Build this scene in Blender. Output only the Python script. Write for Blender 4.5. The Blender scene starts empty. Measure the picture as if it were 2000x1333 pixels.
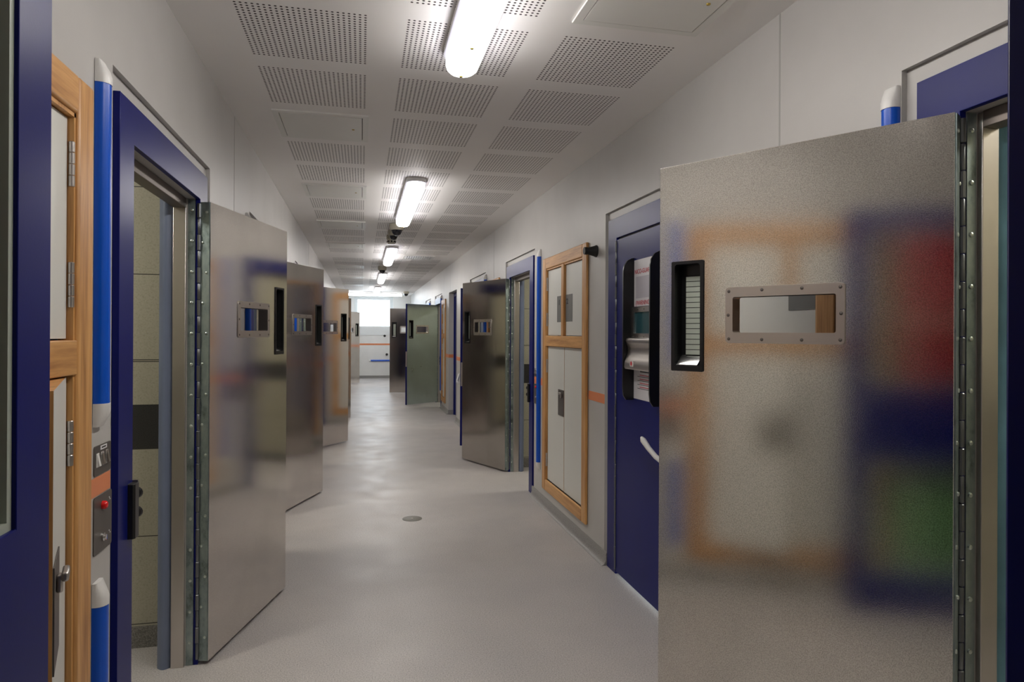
import bpy, bmesh, math, random
from mathutils import Vector, Matrix
random.seed(4)
sc = bpy.context.scene
COL = sc.collection
PI = math.pi

# ------------------------------------------------------------------ camera
yaw, pit, rol = math.radians(12.628), math.radians(.0874), math.radians(.278)
cy_, sy_ = math.cos(yaw), math.sin(yaw)
Xh = Vector((cy_, -sy_, 0)); Yh = Vector((sy_, cy_, 0)); Zh = Vector((0, 0, 1))
Fw = Yh*math.cos(pit) + Zh*math.sin(pit); Zc = -Yh*math.sin(pit) + Zh*math.cos(pit)
Rt = Xh*math.cos(rol) + Zc*math.sin(rol); Up = -Xh*math.sin(rol) + Zc*math.cos(rol)
cd = bpy.data.cameras.new('camera'); cam = bpy.data.objects.new('camera', cd); COL.objects.link(cam)
M4 = Matrix((Rt, Up, -Fw)).transposed().to_4x4(); M4.translation = (0, 0, 1.45)
cam.matrix_world = M4
cd.sensor_width = 36; cd.lens = 1308/2000*36; cd.shift_y = -(666.5-648.42)/2000; cd.clip_start = .02
sc.camera = cam

# ------------------------------------------------------------------ world, exposure
w = bpy.data.worlds.new('world'); sc.world = w; w.use_nodes = True
wb = w.node_tree.nodes['Background']; wb.inputs[0].default_value = (.72, .87, 1, 1); wb.inputs[1].default_value = 3.6
sc.view_settings.view_transform = 'Standard'; sc.view_settings.look = 'None'
sc.view_settings.exposure = 1.15; sc.view_settings.gamma = 1
sc.view_settings.use_curve_mapping = False
LAMP = 11.0        # radiance of the tube diffusers
CELL_LAMP = 20.0

# ------------------------------------------------------------------ materials
def mat(name, col, rough=.5, metal=0, spec=None, coat=0):
    m = bpy.data.materials.new(name); m.use_nodes = True
    b = m.node_tree.nodes['Principled BSDF']
    b.inputs['Base Color'].default_value = (*col, 1); b.inputs['Roughness'].default_value = rough
    b.inputs['Metallic'].default_value = metal
    if spec is not None: b.inputs['Specular IOR Level'].default_value = spec
    if coat: b.inputs['Coat Weight'].default_value = coat; b.inputs['Coat Roughness'].default_value = .15
    return m
class NT:
    def __init__(s, m): s.t = m.node_tree; s.n = s.t.nodes; s.b = s.n['Principled BSDF']; s._p = None
    def new(s, ty, **k):
        n = s.n.new(ty)
        for a, v in k.items(): setattr(n, a, v)
        return n
    def link(s, a, b): s.t.links.new(a, b)
    def pos(s):
        if not s._p: s._p = s.new('ShaderNodeNewGeometry').outputs['Position']
        return s._p
    def obj(s): return s.new('ShaderNodeTexCoord').outputs['Object']
    def scaled(s, v, sc_):
        n = s.new('ShaderNodeVectorMath', operation='MULTIPLY'); s.link(v, n.inputs[0]); n.inputs[1].default_value = sc_; return n.outputs[0]
    def math(s, op, a, b=None, c=None):
        n = s.new('ShaderNodeMath', operation=op)
        for i, x in enumerate((a, b, c)):
            if x is None: continue
            if isinstance(x, (int, float)): n.inputs[i].default_value = x
            else: s.link(x, n.inputs[i])
        return n.outputs[0]
    def noise(s, v, scale, detail=3, rough=.5):
        n = s.new('ShaderNodeTexNoise'); s.link(v, n.inputs['Vector']); n.inputs['Scale'].default_value = scale
        n.inputs['Detail'].default_value = detail; n.inputs['Roughness'].default_value = rough; return n.outputs[0]
    def ramp(s, f, stops):
        n = s.new('ShaderNodeValToRGB'); s.link(f, n.inputs[0]); e = n.color_ramp.elements
        while len(e) < len(stops): e.new(.5)
        for x, (p, c) in zip(e, stops): x.position = p; x.color = (*c, 1)
        return n.outputs[0]
    def bump(s, h, strength, dist):
        n = s.new('ShaderNodeBump'); s.link(h, n.inputs['Height']); n.inputs['Strength'].default_value = strength
        n.inputs['Distance'].default_value = dist; s.link(n.outputs[0], s.b.inputs['Normal']); return n
    def maprange(s, f, a, b, c, d):
        n = s.new('ShaderNodeMapRange'); s.link(f, n.inputs[0])
        for i, x in enumerate((a, b, c, d)): n.inputs[i+1].default_value = x
        return n.outputs[0]
    def mix(s, f, a, b):
        n = s.new('ShaderNodeMix', data_type='RGBA')
        if isinstance(f, (int, float)): n.inputs[0].default_value = f
        else: s.link(f, n.inputs[0])
        for i, x in ((6, a), (7, b)):
            if isinstance(x, tuple): n.inputs[i].default_value = (*x, 1)
            else: s.link(x, n.inputs[i])
        return n.outputs[2]

def paint(name, col, rough=.45, amt=.04, bump=.0006, coat=0):
    m = mat(name, col, rough, coat=coat); t = NT(m)
    n = t.noise(t.pos(), 3, 4); c1 = tuple(x*(1-amt) for x in col); c2 = tuple(min(1, x*(1+amt)) for x in col)
    t.link(t.ramp(n, [(.3, c1), (.7, c2)]), t.b.inputs['Base Color'])
    t.bump(t.noise(t.pos(), 220, 2), .25, bump); return m
m_wall = paint('wall_paint', (.49, .476, .455), .42)
m_wallend = paint('end_wall_paint', (.76, .76, .74), .45)
m_stripe = paint('orange_stripe_paint', (.72, .24, .10), .4)
m_blue = paint('navy_gloss_paint', (.007, .011, .130), .33, .08, .0002); m_blue.node_tree.nodes['Principled BSDF'].inputs['Specular IOR Level'].default_value = .15
m_jamb = paint('blue_grey_paint', (.14, .17, .25), .35, .1)
m_alarm = mat('alarm_strip_blue', (.0, .085, .56), .28)
m_whitep = mat('white_plastic', (.74, .73, .71), .35)
m_cream = mat('cream_housing', (.50, .47, .38), .4)
m_cupdoor = paint('cupboard_laminate', (.64, .64, .60), .4, .02)
m_black = mat('black_metal', (.006, .006, .007), .35)
m_rubber = mat('black_rubber', (.008, .008, .008), .6)
m_gap = mat('dark_gap', (.01, .01, .01), .8)
m_chrome = mat('bright_steel', (.75, .75, .74), .22, 1)
m_brush = mat('brushed_steel', (.60, .56, .53), .32, 1)
m_shadesteel = mat('shaded_rail_steel', (.22, .19, .17), .5, .9)  # head rail steel, shade under the door head put into its colour
m_plateg = mat('bronze_grey_plate', (.13, .115, .105), .42, .5)
m_greyplate = mat('grey_plate', (.16, .16, .155), .5)
m_red = mat('red_button', (.75, .01, .01), .25)
m_paper = mat('white_paper', (.72, .71, .74), .5)
m_redink = mat('red_ink', (.55, .03, .05), .6)
m_ink = mat('dark_ink', (.03, .03, .035), .6)
m_brass = mat('lacquered_brass', (.42, .30, .05), .38, .6)
m_access = paint('access_panel_paint', (.80, .80, .76), .4, .02)
m_noticer = mat('red_felt', (.58, .015, .03), .8)
m_bin = mat('green_plastic', (.24, .40, .18), .5)
m_blind = mat('window_frame_paint', (.66, .68, .68), .4)

def steel_mat(name, base, rough, grain, warm=0.0):
    m = mat(name, base, rough, 1); t = NT(m)
    n1 = t.noise(t.obj(), 2.2, 4, .6)
    t.link(t.maprange(n1, .3, .75, rough*.8, rough*1.3), t.b.inputs['Roughness'])
    t.link(t.ramp(n1, [(.3, tuple(x*.90 for x in base)), (.7, tuple(min(1, x*1.05) for x in base))]), t.b.inputs['Base Color'])
    g = t.noise(t.obj(), 330, 2, .6)
    mx = t.new('ShaderNodeMix', data_type='RGBA', blend_type='MULTIPLY'); mx.inputs[0].default_value = 1
    t.link(t.b.inputs['Base Color'].links[0].from_socket, mx.inputs[6]); k = min(.5, grain*4)
    t.link(t.ramp(g, [(.30, (1-k,)*3), (.62, (1.0,)*3)]), mx.inputs[7]); t.link(mx.outputs[2], t.b.inputs['Base Color'])
    t.bump(g, grain, .0006); return m
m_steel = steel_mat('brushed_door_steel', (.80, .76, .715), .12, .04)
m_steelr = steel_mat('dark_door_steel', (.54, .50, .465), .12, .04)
m_grain = steel_mat('grained_door_steel', (.88, .84, .78), .13, .10)
m_steelg = steel_mat('green_grey_door_steel', (.64, .75, .76), .33, .10)
def zinc_mat():
    m = mat('zinc_plated_steel', (.32, .38, .37), .42, .85); t = NT(m)
    n = t.noise(t.scaled(t.pos(), (6, 6, 3)), 3, 6, .7)
    t.link(t.ramp(n, [(.25, (.07, .08, .075)), (.45, (.27, .33, .33)), (.75, (.42, .47, .46))]), t.b.inputs['Base Color']); return m
m_zinc = zinc_mat()
m_knuckle = mat('hinge_knuckle_steel', (.20, .21, .22), .35, .9)
m_screw = mat('screw_steel', (.62, .68, .64), .3, 1)

def oak(name, axis):
    m = mat(name, (.5, .27, .1), .42); t = NT(m)
    s = {'z': (26, 26, 1.6), 'y': (26, 1.6, 26)}[axis]
    v = t.scaled(t.pos(), s); n = t.noise(v, 1.0, 5, .62); n2 = t.noise(t.scaled(t.pos(), tuple(x*5 for x in s)), 1.0, 2, .5)
    f = t.math('ADD', t.math('MULTIPLY', n, .75), t.math('MULTIPLY', n2, .25))
    t.link(t.ramp(f, [(.30, (.30, .125, .035)), (.46, (.52, .26, .085)), (.62, (.68, .37, .135)), (.8, (.78, .46, .19))]), t.b.inputs['Base Color'])
    t.bump(f, .15, .001); return m
m_oakv = oak('oak_upright_grain', 'z'); m_oakh = oak('oak_level_grain', 'y')

def floor_mat():
    m = mat('safety_vinyl', (.4, .38, .37), .33); t = NT(m)
    a = t.noise(t.pos(), 170, 2, .7); b = t.noise(t.pos(), 1.3, 4, .6); c = t.noise(t.pos(), 90, 2, .6)
    base = t.ramp(a, [(.30, (.28, .265, .26)), (.46, (.52, .495, .485)), (.60, (.60, .57, .56)), (.74, (.78, .75, .735))])
    tint = t.ramp(b, [(.3, (.80, .80, .81)), (.7, (.93, .915, .90))])
    mx = t.new('ShaderNodeMix', data_type='RGBA', blend_type='MULTIPLY'); mx.inputs[0].default_value = 1
    t.link(base, mx.inputs[6]); t.link(tint, mx.inputs[7]); t.link(mx.outputs[2], t.b.inputs['Base Color'])
    t.link(t.maprange(t.noise(t.pos(), 4, 3), .3, .7, .36, .50), t.b.inputs['Roughness'])
    h = t.math('ADD', t.math('MULTIPLY', t.noise(t.scaled(t.pos(), (1.2, 3.2, 1)), 2.0, 1, .3), 1.0), t.math('MULTIPLY', c, .03))
    t.bump(h, .5, .004); return m
m_floor = floor_mat()
m_skirt = None
def skirt_mat():
    m = mat('skirting_vinyl', (.3, .29, .28), .4); t = NT(m)
    t.link(t.ramp(t.noise(t.pos(), 260, 2, .7), [(.3, (.13, .125, .12)), (.5, (.27, .26, .25)), (.72, (.42, .41, .40))]), t.b.inputs['Base Color']); return m
m_skirt = skirt_mat()

CX0, CP, CW, RY0, RP = -.463, .6215, .48, 2.547, .6005
def ceiling_mat():
    m = mat('perforated_plasterboard', (.5, .49, .475), .6); t = NT(m)
    sep = t.new('ShaderNodeSeparateXYZ'); t.link(t.pos(), sep.inputs[0]); x, y = sep.outputs[0], sep.outputs[1]
    lx = t.math('FLOORED_MODULO', t.math('SUBTRACT', x, CX0), CP); ly = t.math('FLOORED_MODULO', t.math('SUBTRACT', y, RY0), RP)
    inb = t.math('MULTIPLY', t.math('LESS_THAN', lx, CW), t.math('LESS_THAN', ly, CW))
    inb = t.math('MULTIPLY', inb, t.math('MULTIPLY', t.math('GREATER_THAN', x, CX0-.01), t.math('LESS_THAN', x, CX0+2*CP+CW+.01)))
    k = t.math('FLOOR', t.math('DIVIDE', t.math('SUBTRACT', y, RY0), RP))
    blank = t.math('ABSOLUTE', t.math('SUBTRACT', k, 13))
    inb = t.math('MULTIPLY', inb, t.math('GREATER_THAN', blank, .5)); inb = t.math('MULTIPLY', inb, t.math('LESS_THAN', y, 19.3))
    p = CW/24
    hx = t.math('SUBTRACT', t.math('FLOORED_MODULO', lx, p), p/2); hy = t.math('SUBTRACT', t.math('FLOORED_MODULO', ly, p), p/2)
    d = t.math('SQRT', t.math('ADD', t.math('MULTIPLY', hx, hx), t.math('MULTIPLY', hy, hy)))
    hole = t.math('MULTIPLY', inb, t.math('LESS_THAN', d, .0050))
    board = t.ramp(t.noise(t.pos(), 2, 3), [(.3, (.88, .86, .84)), (.7, (.90, .885, .865))])
    t.link(t.mix(hole, board, (.035, .028, .025)), t.b.inputs['Base Color'])
    t.bump(t.math('SUBTRACT', 1.0, hole), .6, .003); return m
m_ceil = ceiling_mat()
m_ceilplain = paint('plain_plasterboard', (.80, .785, .76), .6, .03)

def tile_mat():
    m = mat('cell_wall_tile', (.4, .38, .3), .4); t = NT(m)
    sep = t.new('ShaderNodeSeparateXYZ'); t.link(t.pos(), sep.inputs[0]); z = sep.outputs[2]
    def near(v, per, off, wd): return t.math('LESS_THAN', t.math('ABSOLUTE', t.math('SUBTRACT', t.math('FLOORED_MODULO', t.math('ADD', v, off+per/2), per), per/2)), wd)
    j = near(z, .4, -.11+.4, .0022)
    j2 = t.math('LESS_THAN', t.math('ABSOLUTE', t.math('SUBTRACT', z, 1.318)), .0022)
    j = t.math('MAXIMUM', j, j2)
    band = t.math('MULTIPLY', t.math('GREATER_THAN', z, .91), t.math('LESS_THAN', z, 1.113))
    base = t.math('LESS_THAN', z, .10)
    body = t.ramp(t.noise(t.pos(), 120, 3, .7), [(.25, (.30, .28, .21)), (.45, (.42, .40, .31)), (.7, (.46, .44, .35))])
    body = t.mix(band, body, t.ramp(t.noise(t.pos(), 300, 2), [(.3, (.018, .018, .018)), (.7, (.05, .05, .05))]))
    body = t.mix(j, body, (.05, .05, .04))
    body = t.mix(base, body, t.ramp(t.noise(t.pos(), 240, 2, .7), [(.35, (.10, .095, .085)), (.65, (.30, .29, .27))]))
    t.link(body, t.b.inputs['Base Color']); return m
m_tile = tile_mat()

def glass_mat(name, tint=(.9, .97, .94), gloss=.12):
    m = bpy.data.materials.new(name); m.use_nodes = True; nt = m.node_tree; nt.nodes.clear()
    o = nt.nodes.new('ShaderNodeOutputMaterial'); mx = nt.nodes.new('ShaderNodeMixShader'); a = nt.nodes.new('ShaderNodeBsdfTransparent'); g = nt.nodes.new('ShaderNodeBsdfGlossy')
    a.inputs[0].default_value = (*tint, 1); g.inputs['Roughness'].default_value = .03; mx.inputs[0].default_value = gloss
    nt.links.new(a.outputs[0], mx.inputs[1]); nt.links.new(g.outputs[0], mx.inputs[2]); nt.links.new(mx.outputs[0], o.inputs[0]); return m
m_glass = glass_mat('clear_glass')
m_teal = mat('teal_reflection_glass', (.03, .09, .11), .08, 0)  # viewing glass with its teal reflection put into the base colour
m_lens = mat('camera_dome_glass', (.01, .01, .015), .04, .0, coat=.5)
m_louvre = mat('louvre_green_grey', (.42, .46, .40), .45)
def emit(name, col, s):
    m = mat(name, col, .4); b = m.node_tree.nodes['Principled BSDF']; b.inputs['Emission Color'].default_value = (*col, 1); b.inputs['Emission Strength'].default_value = s; return m
m_tube = emit('lit_diffuser', (1, .955, .89), LAMP)
m_tubeside = emit('lit_diffuser_side', (.86, .84, 1), LAMP*.22)
m_tubecool = emit('lit_diffuser_cool', (.95, .98, 1), LAMP*.8)
m_cell = emit('lit_cell_diffuser', (1, .95, .84), CELL_LAMP)

# ------------------------------------------------------------------ mesh helpers
class MB:
    def __init__(s): s.v = []; s.f = []; s.m = []
    def face(s, pts, mi=0):
        i = len(s.v); s.v += [tuple(p) for p in pts]; s.f.append(list(range(i, i+len(pts)))); s.m.append(mi)
    def box(s, a, b, mi=0):
        x0, x1 = sorted((a[0], b[0])); y0, y1 = sorted((a[1], b[1])); z0, z1 = sorted((a[2], b[2]))
        i = len(s.v); s.v += [(x0,y0,z0),(x1,y0,z0),(x1,y1,z0),(x0,y1,z0),(x0,y0,z1),(x1,y0,z1),(x1,y1,z1),(x0,y1,z1)]
        for q in ((0,3,2,1),(4,5,6,7),(0,1,5,4),(1,2,6,5),(2,3,7,6),(3,0,4,7)): s.f.append([i+k for k in q]); s.m.append(mi)
        return s
    def rings(s, rs, mi=0, cap0=True, cap1=True, close=True):
        base = len(s.v); n = len(rs[0])
        for r in rs: s.v += [tuple(p) for p in r]
        for k in range(len(rs)-1):
            for j in range(n if close else n-1):
                j2 = (j+1) % n; s.f.append([base+k*n+j, base+k*n+j2, base+(k+1)*n+j2, base+(k+1)*n+j]); s.m.append(mi)
        if cap0: s.f.append([base+j for j in range(n)][::-1]); s.m.append(mi)
        if cap1: s.f.append([base+(len(rs)-1)*n+j for j in range(n)]); s.m.append(mi)
        return s
    def cyl(s, p0, p1, r0, r1=None, n=16, mi=0):
        r1 = r0 if r1 is None else r1; return s.lathe(p0, p1, [(0, r0), (1, r1)], n, mi)
    def lathe(s, p0, p1, prof, n=20, mi=0):
        p0 = Vector(p0); p1 = Vector(p1); d = p1-p0; ax = d.normalized(); u = ax.orthogonal().normalized(); v = ax.cross(u)
        rs = []
        for t, r in prof: rs.append([p0+d*t+(u*math.cos(2*PI*k/n)+v*math.sin(2*PI*k/n))*max(r, 1e-4) for k in range(n)])
        return s.rings(rs, mi)
    def tube(s, pts, rads, n=10, mi=0):
        pts = [Vector(p) for p in pts]; rs = []
        for i, p in enumerate(pts):
            d = (pts[min(i+1, len(pts)-1)]-pts[max(i-1, 0)]).normalized()
            u = Vector((0, 0, 1)).cross(d); u = u.normalized() if u.length > .1 else Vector((1, 0, 0)); v = d.cross(u)
            rs.append([p+(u*math.cos(2*PI*k/n)+v*math.sin(2*PI*k/n))*rads[i] for k in range(n)])
        return s.rings(rs, mi)
    def prism(s, prof, axis, a, b, mi=0):
        # prof: 2-D points; axis 0/1/2 extruded a->b
        def P(q, t):
            r = list(q); r.insert(axis, t); return tuple(r)
        return s.rings([[P(q, a) for q in prof], [P(q, b) for q in prof]], mi)
    def mirror(s, ax=1):
        s.v = [tuple(-c if k == ax else c for k, c in enumerate(p)) for p in s.v]; return s

def field(mb, us, zs, depth, place, back=None, mfront=0, mside=0, mback=0):
    """Slab made of cells: depth(u,z) -> None (hole) or depth of its front face. place(u, d, z) -> point."""
    us = sorted(set(round(x, 5) for x in us)); zs = sorted(set(round(x, 5) for x in zs)); H = back
    D = [[depth((us[i]+us[i+1])/2, (zs[j]+zs[j+1])/2) for j in range(len(zs)-1)] for i in range(len(us)-1)]
    g = lambda i, j: D[i][j] if 0 <= i < len(us)-1 and 0 <= j < len(zs)-1 else 'out'
    for i in range(len(us)-1):
        for j in range(len(zs)-1):
            d = D[i][j]; u0, u1, z0, z1 = us[i], us[i+1], zs[j], zs[j+1]
            if d is not None:
                mb.face([place(u0, d, z0), place(u1, d, z0), place(u1, d, z1), place(u0, d, z1)], mfront)
                if back is not None: mb.face([place(u0, H, z0), place(u0, H, z1), place(u1, H, z1), place(u1, H, z0)], mback)
            for (ii, jj, e) in ((i+1, j, ((u1, z0), (u1, z1))), (i, j+1, ((u0, z1), (u1, z1))), (i-1, j, ((u0, z0), (u0, z1))), (i, j-1, ((u0, z0), (u1, z0)))):
                o = g(ii, jj)
                if o == 'out':
                    if back is None or d is None: continue
                    a, b = d, H
                else:
                    if (ii, jj) < (i, j): continue
                    a = H if d is None else d; b = H if o is None else o
                    if a is None or b is None or abs(a-b) < 1e-6: continue
                (p, q) = e; mb.face([place(p[0], a, p[1]), place(q[0], a, q[1]), place(q[0], b, q[1]), place(p[0], b, p[1])], mside)
    return mb

def empty(name, loc=(0, 0, 0), rz=0):
    o = bpy.data.objects.new(name, None); COL.objects.link(o); o.location = loc; o.rotation_euler = (0, 0, rz); o.empty_display_size = .1; return o
def wm(o):
    m = Matrix.Identity(4); ch = []
    while o: ch.append(o); o = o.parent
    for q in reversed(ch): m = m @ (Matrix.Translation(q.location) @ q.rotation_euler.to_matrix().to_4x4())
    return m
def obj(name, mb, mats, parent=None, local=False, smooth=True, bevel=0, origin=None, label=None, kind=None):
    if not isinstance(mats, (list, tuple)): mats = [mats]
    o = bpy.data.objects.new(name, bpy.data.meshes.new(name)); me = o.data
    vs = [Vector(p) for p in mb.v]
    if parent is not None:
        if not local:
            inv = wm(parent).inverted(); vs = [inv @ p for p in vs]
    elif not local:
        if origin is None:
            lo = Vector([min(p[k] for p in vs) for k in range(3)]); hi = Vector([max(p[k] for p in vs) for k in range(3)])
            origin = (lo+hi)/2; origin.z = lo.z
        origin = Vector(origin); vs = [p-origin for p in vs]; o.location = origin
    me.from_pydata([tuple(p) for p in vs], [], mb.f)
    for m in mats: me.materials.append(m)
    me.polygons.foreach_set('material_index', mb.m)
    bm = bmesh.new(); bm.from_mesh(me); bmesh.ops.remove_doubles(bm, verts=bm.verts, dist=1e-5); bmesh.ops.recalc_face_normals(bm, faces=bm.faces); bm.to_mesh(me); bm.free()
    if smooth: me.shade_smooth(); me.set_sharp_from_angle(angle=math.radians(35))
    me.update(); COL.objects.link(o)
    if parent is not None: o.parent = parent
    if bevel:
        b = o.modifiers.new('bevel', 'BEVEL'); b.width = bevel; b.segments = 2; b.limit_method = 'ANGLE'; b.angle_limit = math.radians(50)
    if label: o['label'] = label
    if kind: o['kind'] = kind
    return o
def tag(o, label, cat, group=None):
    o['label'] = label; o['category'] = cat
    if group: o['group'] = group
    return o
def struct(name, mb, mats, parent=None, **k): return obj(name, mb, mats, parent, kind='structure', **k)
def copy_tree(o, parent=None):
    c = o.copy(); COL.objects.link(c); c.parent = parent
    for ch in list(o.children): copy_tree(ch, c)
    return c
def text_mesh(name, body, size, m, parent, mw, depth=.0004):
    cu = bpy.data.curves.new(name+'_curve', 'FONT'); cu.body = body; cu.size = size; cu.extrude = depth; cu.offset = size*.03; cu.align_x = 'CENTER'; cu.align_y = 'CENTER'
    t = bpy.data.objects.new(name+'_tmp', cu); COL.objects.link(t); bpy.context.view_layer.update()
    me = bpy.data.meshes.new_from_object(t.evaluated_get(bpy.context.evaluated_depsgraph_get())); bpy.data.objects.remove(t)
    me.transform(wm(parent).inverted() @ mw if parent else mw); me.materials.clear(); me.materials.append(m)
    o = bpy.data.objects.new(name, me); COL.objects.link(o); o.parent = parent; return o
def stadium(cx, y0, y1, r, z, n=10, ry=None):
    pts = []
    for k in range(n+1): a = PI*k/n; pts.append((cx+r*math.cos(a), y1-r+r*math.sin(a), z))
    for k in range(n+1): a = PI+PI*k/n; pts.append((cx+r*math.cos(a), y0+r+r*math.sin(a), z))
    return pts
def rrect(u0, u1, z0, z1, r, n=4):
    pts = []
    for cx, cz, a0 in ((u1-r, z1-r, 0), (u0+r, z1-r, PI/2), (u0+r, z0+r, PI), (u1-r, z0+r, 1.5*PI)):
        for k in range(n+1): a = a0+PI/2*k/n; pts.append((cx+r*math.cos(a), cz+r*math.sin(a)))
    return pts

# ------------------------------------------------------------------ layout numbers (metres)
XL, XR, ZC, YE, YB = -.6906, 1.498, 2.632, 21.5, -3.2
OPEN_W, OPEN_H, STILE, FRH, REC = .862, 2.022, .128, 2.148, .055
WT = .16
pinsL = [3.137, 5.495, 8.43, 10.85, 18.85]
pinsR = [1.425, 3.802, 6.815, 9.24, 13.90, 16.05]
anglL = [164.2, 158.9, 146.1, 146.5, 136]
anglR = [146.8, 0, 157, 19, 50, 100]
def frame_span(p): return p-OPEN_W-STILE, p+.140
CUPS = {'L': [(.81, 1.906)], 'R': [(1.87, 2.72), (4.312, 5.432), (7.30, 8.02), (9.50, 10.22), (12.20, 12.80)]}
ALC = (10.80, 11.80)
CZ0, CZ1 = .150, 2.067

# ------------------------------------------------------------------ setting
def side_wall(side):
    X, sg = (XL, -1) if side == 'L' else (XR, 1)
    pins = pinsL if side == 'L' else pinsR
    us = [YB, YE]; zs = [0, ZC, .02]
    rects = []     # (y0,y1,z0,z1,depth)
    for p in pins:
        a, b = frame_span(p); rects.append((a-REC, b+REC, 0, FRH+REC, .018))
    for p in pins:
        rects.append((p-OPEN_W-.002, p+.002, 0, OPEN_H+.004, None))
        # pocket behind the frame stiles so the architrave sits in the wall
    for a, b in CUPS[side]: rects.append((a+.045, b-.045, CZ0+.045, CZ1-.045, .13))
    if side == 'R': rects.append((ALC[0], ALC[1], 0, 2.152, .13))
    for r in rects: us += [r[0], r[1]]; zs += [r[2], r[3]]
    def depth(u, z):
        d = 0
        for r in rects:
            if r[0] < u < r[1] and r[2] < z < r[3]: d = r[4]
        return d
    mb = field(MB(), us, zs, depth, lambda u, d, z: (X+sg*d, u, z), back=WT)
    return struct('wall_left' if side == 'L' else 'wall_right', mb, m_wall, smooth=False)
side_wall('L'); side_wall('R')
struct('floor', MB().box((-3.2, YB-.1, -.1), (4.2, YE+.3, 0)), m_floor, smooth=False)
cb = MB(); cb.box((XL-.2, YB, ZC), (XR+.2, 19.9, ZC+.1)); struct('ceiling', cb, m_ceil, smooth=False)
struct('ceiling_far', MB().box((XL-.2, 19.9, ZC-.012), (XR+.2, YE+.3, ZC+.1)), m_ceilplain, smooth=False)
# end wall with window opening
WX0, WX1, WZ0, WZ1 = -.14, .86, 1.62, 2.47
mb = MB()
def dw(u, z):
    if WX0-.10 < u < WX1+.10 and WZ0 < z < WZ1+.09: return None
    return 0
field(mb, [XL-.2, XR+.2, WX0-.10, WX1+.10], [0, ZC, WZ0, WZ1+.09], dw, lambda u, d, z: (u, YE+d, z), back=.28)
struct('wall_end', mb, m_wallend, smooth=False)
fr = MB(); place = lambda u, d, z: (u, YE+.14+d, z)
field(fr, [WX0-.10, WX1+.10, WX0, WX1], [WZ0, WZ1+.09, WZ0+.02, WZ1], lambda u, z: None if WX0 < u < WX1 and WZ0+.02 < z < WZ1 else 0, place, back=.06)
wnd = struct('window_1', fr, m_blind, smooth=False)
struct('window_pane', MB().box((WX0-.01, YE+.165, WZ0+.01), (WX1+.01, YE+.171, WZ1+.01)), glass_mat('window_glass', (1, 1, 1), .04), wnd)
sill = MB(); sill.prism([(YE-.012, 1.355), (YE-.012, 1.372), (YE-.001, 1.60), (YE-.001, 1.355)], 0, WX0-.35, WX1+.35)
struct('window_sill', sill, m_blind, wnd, smooth=False)
# back of the lobby behind the camera
struct('wall_back', MB().box((XL-.2, YB-.12, 0), (XR+.2, YB, ZC)), m_wall, smooth=False)
# doorway the camera stands in
dwb = MB(); dwb.box((XL, .24, 0), (-.51, .375, ZC)); dwb.box((.50, .24, 0), (XR, .375, ZC)); dwb.box((-.51, .24, 2.16), (.50, .375, ZC))
struct('wall_doorway', dwb, m_wall, smooth=False)

# skirting: coved, between the frames
def gaps(side):
    pins = pinsL if side == 'L' else pinsR
    blk = sorted([(frame_span(p)[0]-.005, frame_span(p)[1]+.005) for p in pins] + ([ALC] if side == 'R' else []) + [(.24, .375)])
    out = []; y = YB
    for a, b in blk:
        if a > y: out.append((y, a))
        y = max(y, b)
    out.append((y, YE)); return out
for side in 'LR':
    X, sg = (XL, 1) if side == 'L' else (XR, -1)
    mb = MB()
    for a, b in gaps(side):
        prof = [(X-sg*.006, 0), (X-sg*.006, .080), (X+sg*.004, .080), (X+sg*.006, .074), (X+sg*.007, .035), (X+sg*.012, .018), (X+sg*.022, .007), (X+sg*.036, .001), (X+sg*.036, 0)]
        mb.rings([[(x, a, z) for x, z in prof], [(x, b, z) for x, z in prof]])
    struct('baseboard_left' if side == 'L' else 'baseboard_right', mb, m_skirt)
struct('baseboard_end', MB().box((XL+.02, YE-.012, 0), (XR-.02, YE+.002, .085)), m_skirt)
mb = MB(); mb.box((XR+.0, ALC[1]-.012, 0), (XR+.129, ALC[1]+.001, .08)); mb.box((XR, ALC[0]-.001, 0), (XR+.129, ALC[0]+.012, .08)); struct('baseboard_alcove', mb, m_skirt)

# orange stripe painted along the walls
n = 0
for side, z0, z1 in (('L', 1.008, 1.058), ('R', 1.003, 1.063)):
    X, sg = (XL, 1) if side == 'L' else (XR, -1)
    pins = pinsL if side == 'L' else pinsR
    blk = sorted([(frame_span(p)[0]-REC, frame_span(p)[1]+REC) for p in pins] + list(CUPS[side]) + ([ALC] if side == 'R' else []) + [(YB, .375)])
    y = .375; mb = MB()
    for a, b in blk:
        if a > y+.02: mb.box((X-sg*.001, y+.004, z0), (X+sg*.0012, a-.004, z1))
        y = max(y, b)
    mb.box((X-sg*.001, y, z0), (X+sg*.0012, YE, z1))
    if side == 'R': mb.box((XR, ALC[1]-.0012, z0), (XR+.13, ALC[1]+.001, z1))
    n += 1; struct('trim_%d' % n, mb, m_stripe, smooth=False)
struct('trim_3', MB().box((XL, YE-.0012, 1.04), (XR, YE+.001, 1.092)), m_stripe, smooth=False)
# movement joints in the walls
mj = mat('joint_sealant', (.36, .35, .33), .6)
for i, (X, sg, y) in enumerate(((XL, 1, 3.92+.01), (XL, 1, 9.195), (XR, -1, 2.193), (XR, -1, 7.664), (XR, -1, 12.2-.6))):
    z0 = FRH+REC+.002 if i in (0, 1) else .08
    if i == 4: z0 = 2.16
    if i == 3: z0 = 2.08
    if i == 2: z0 = 2.09
    if i in (0, 1): z0 = 1.1
    struct('trim_%d' % (4+i), MB().box((X-sg*.002, y-.004, z0), (X+sg*.001, y+.004, ZC)), mj, smooth=False)
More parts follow.
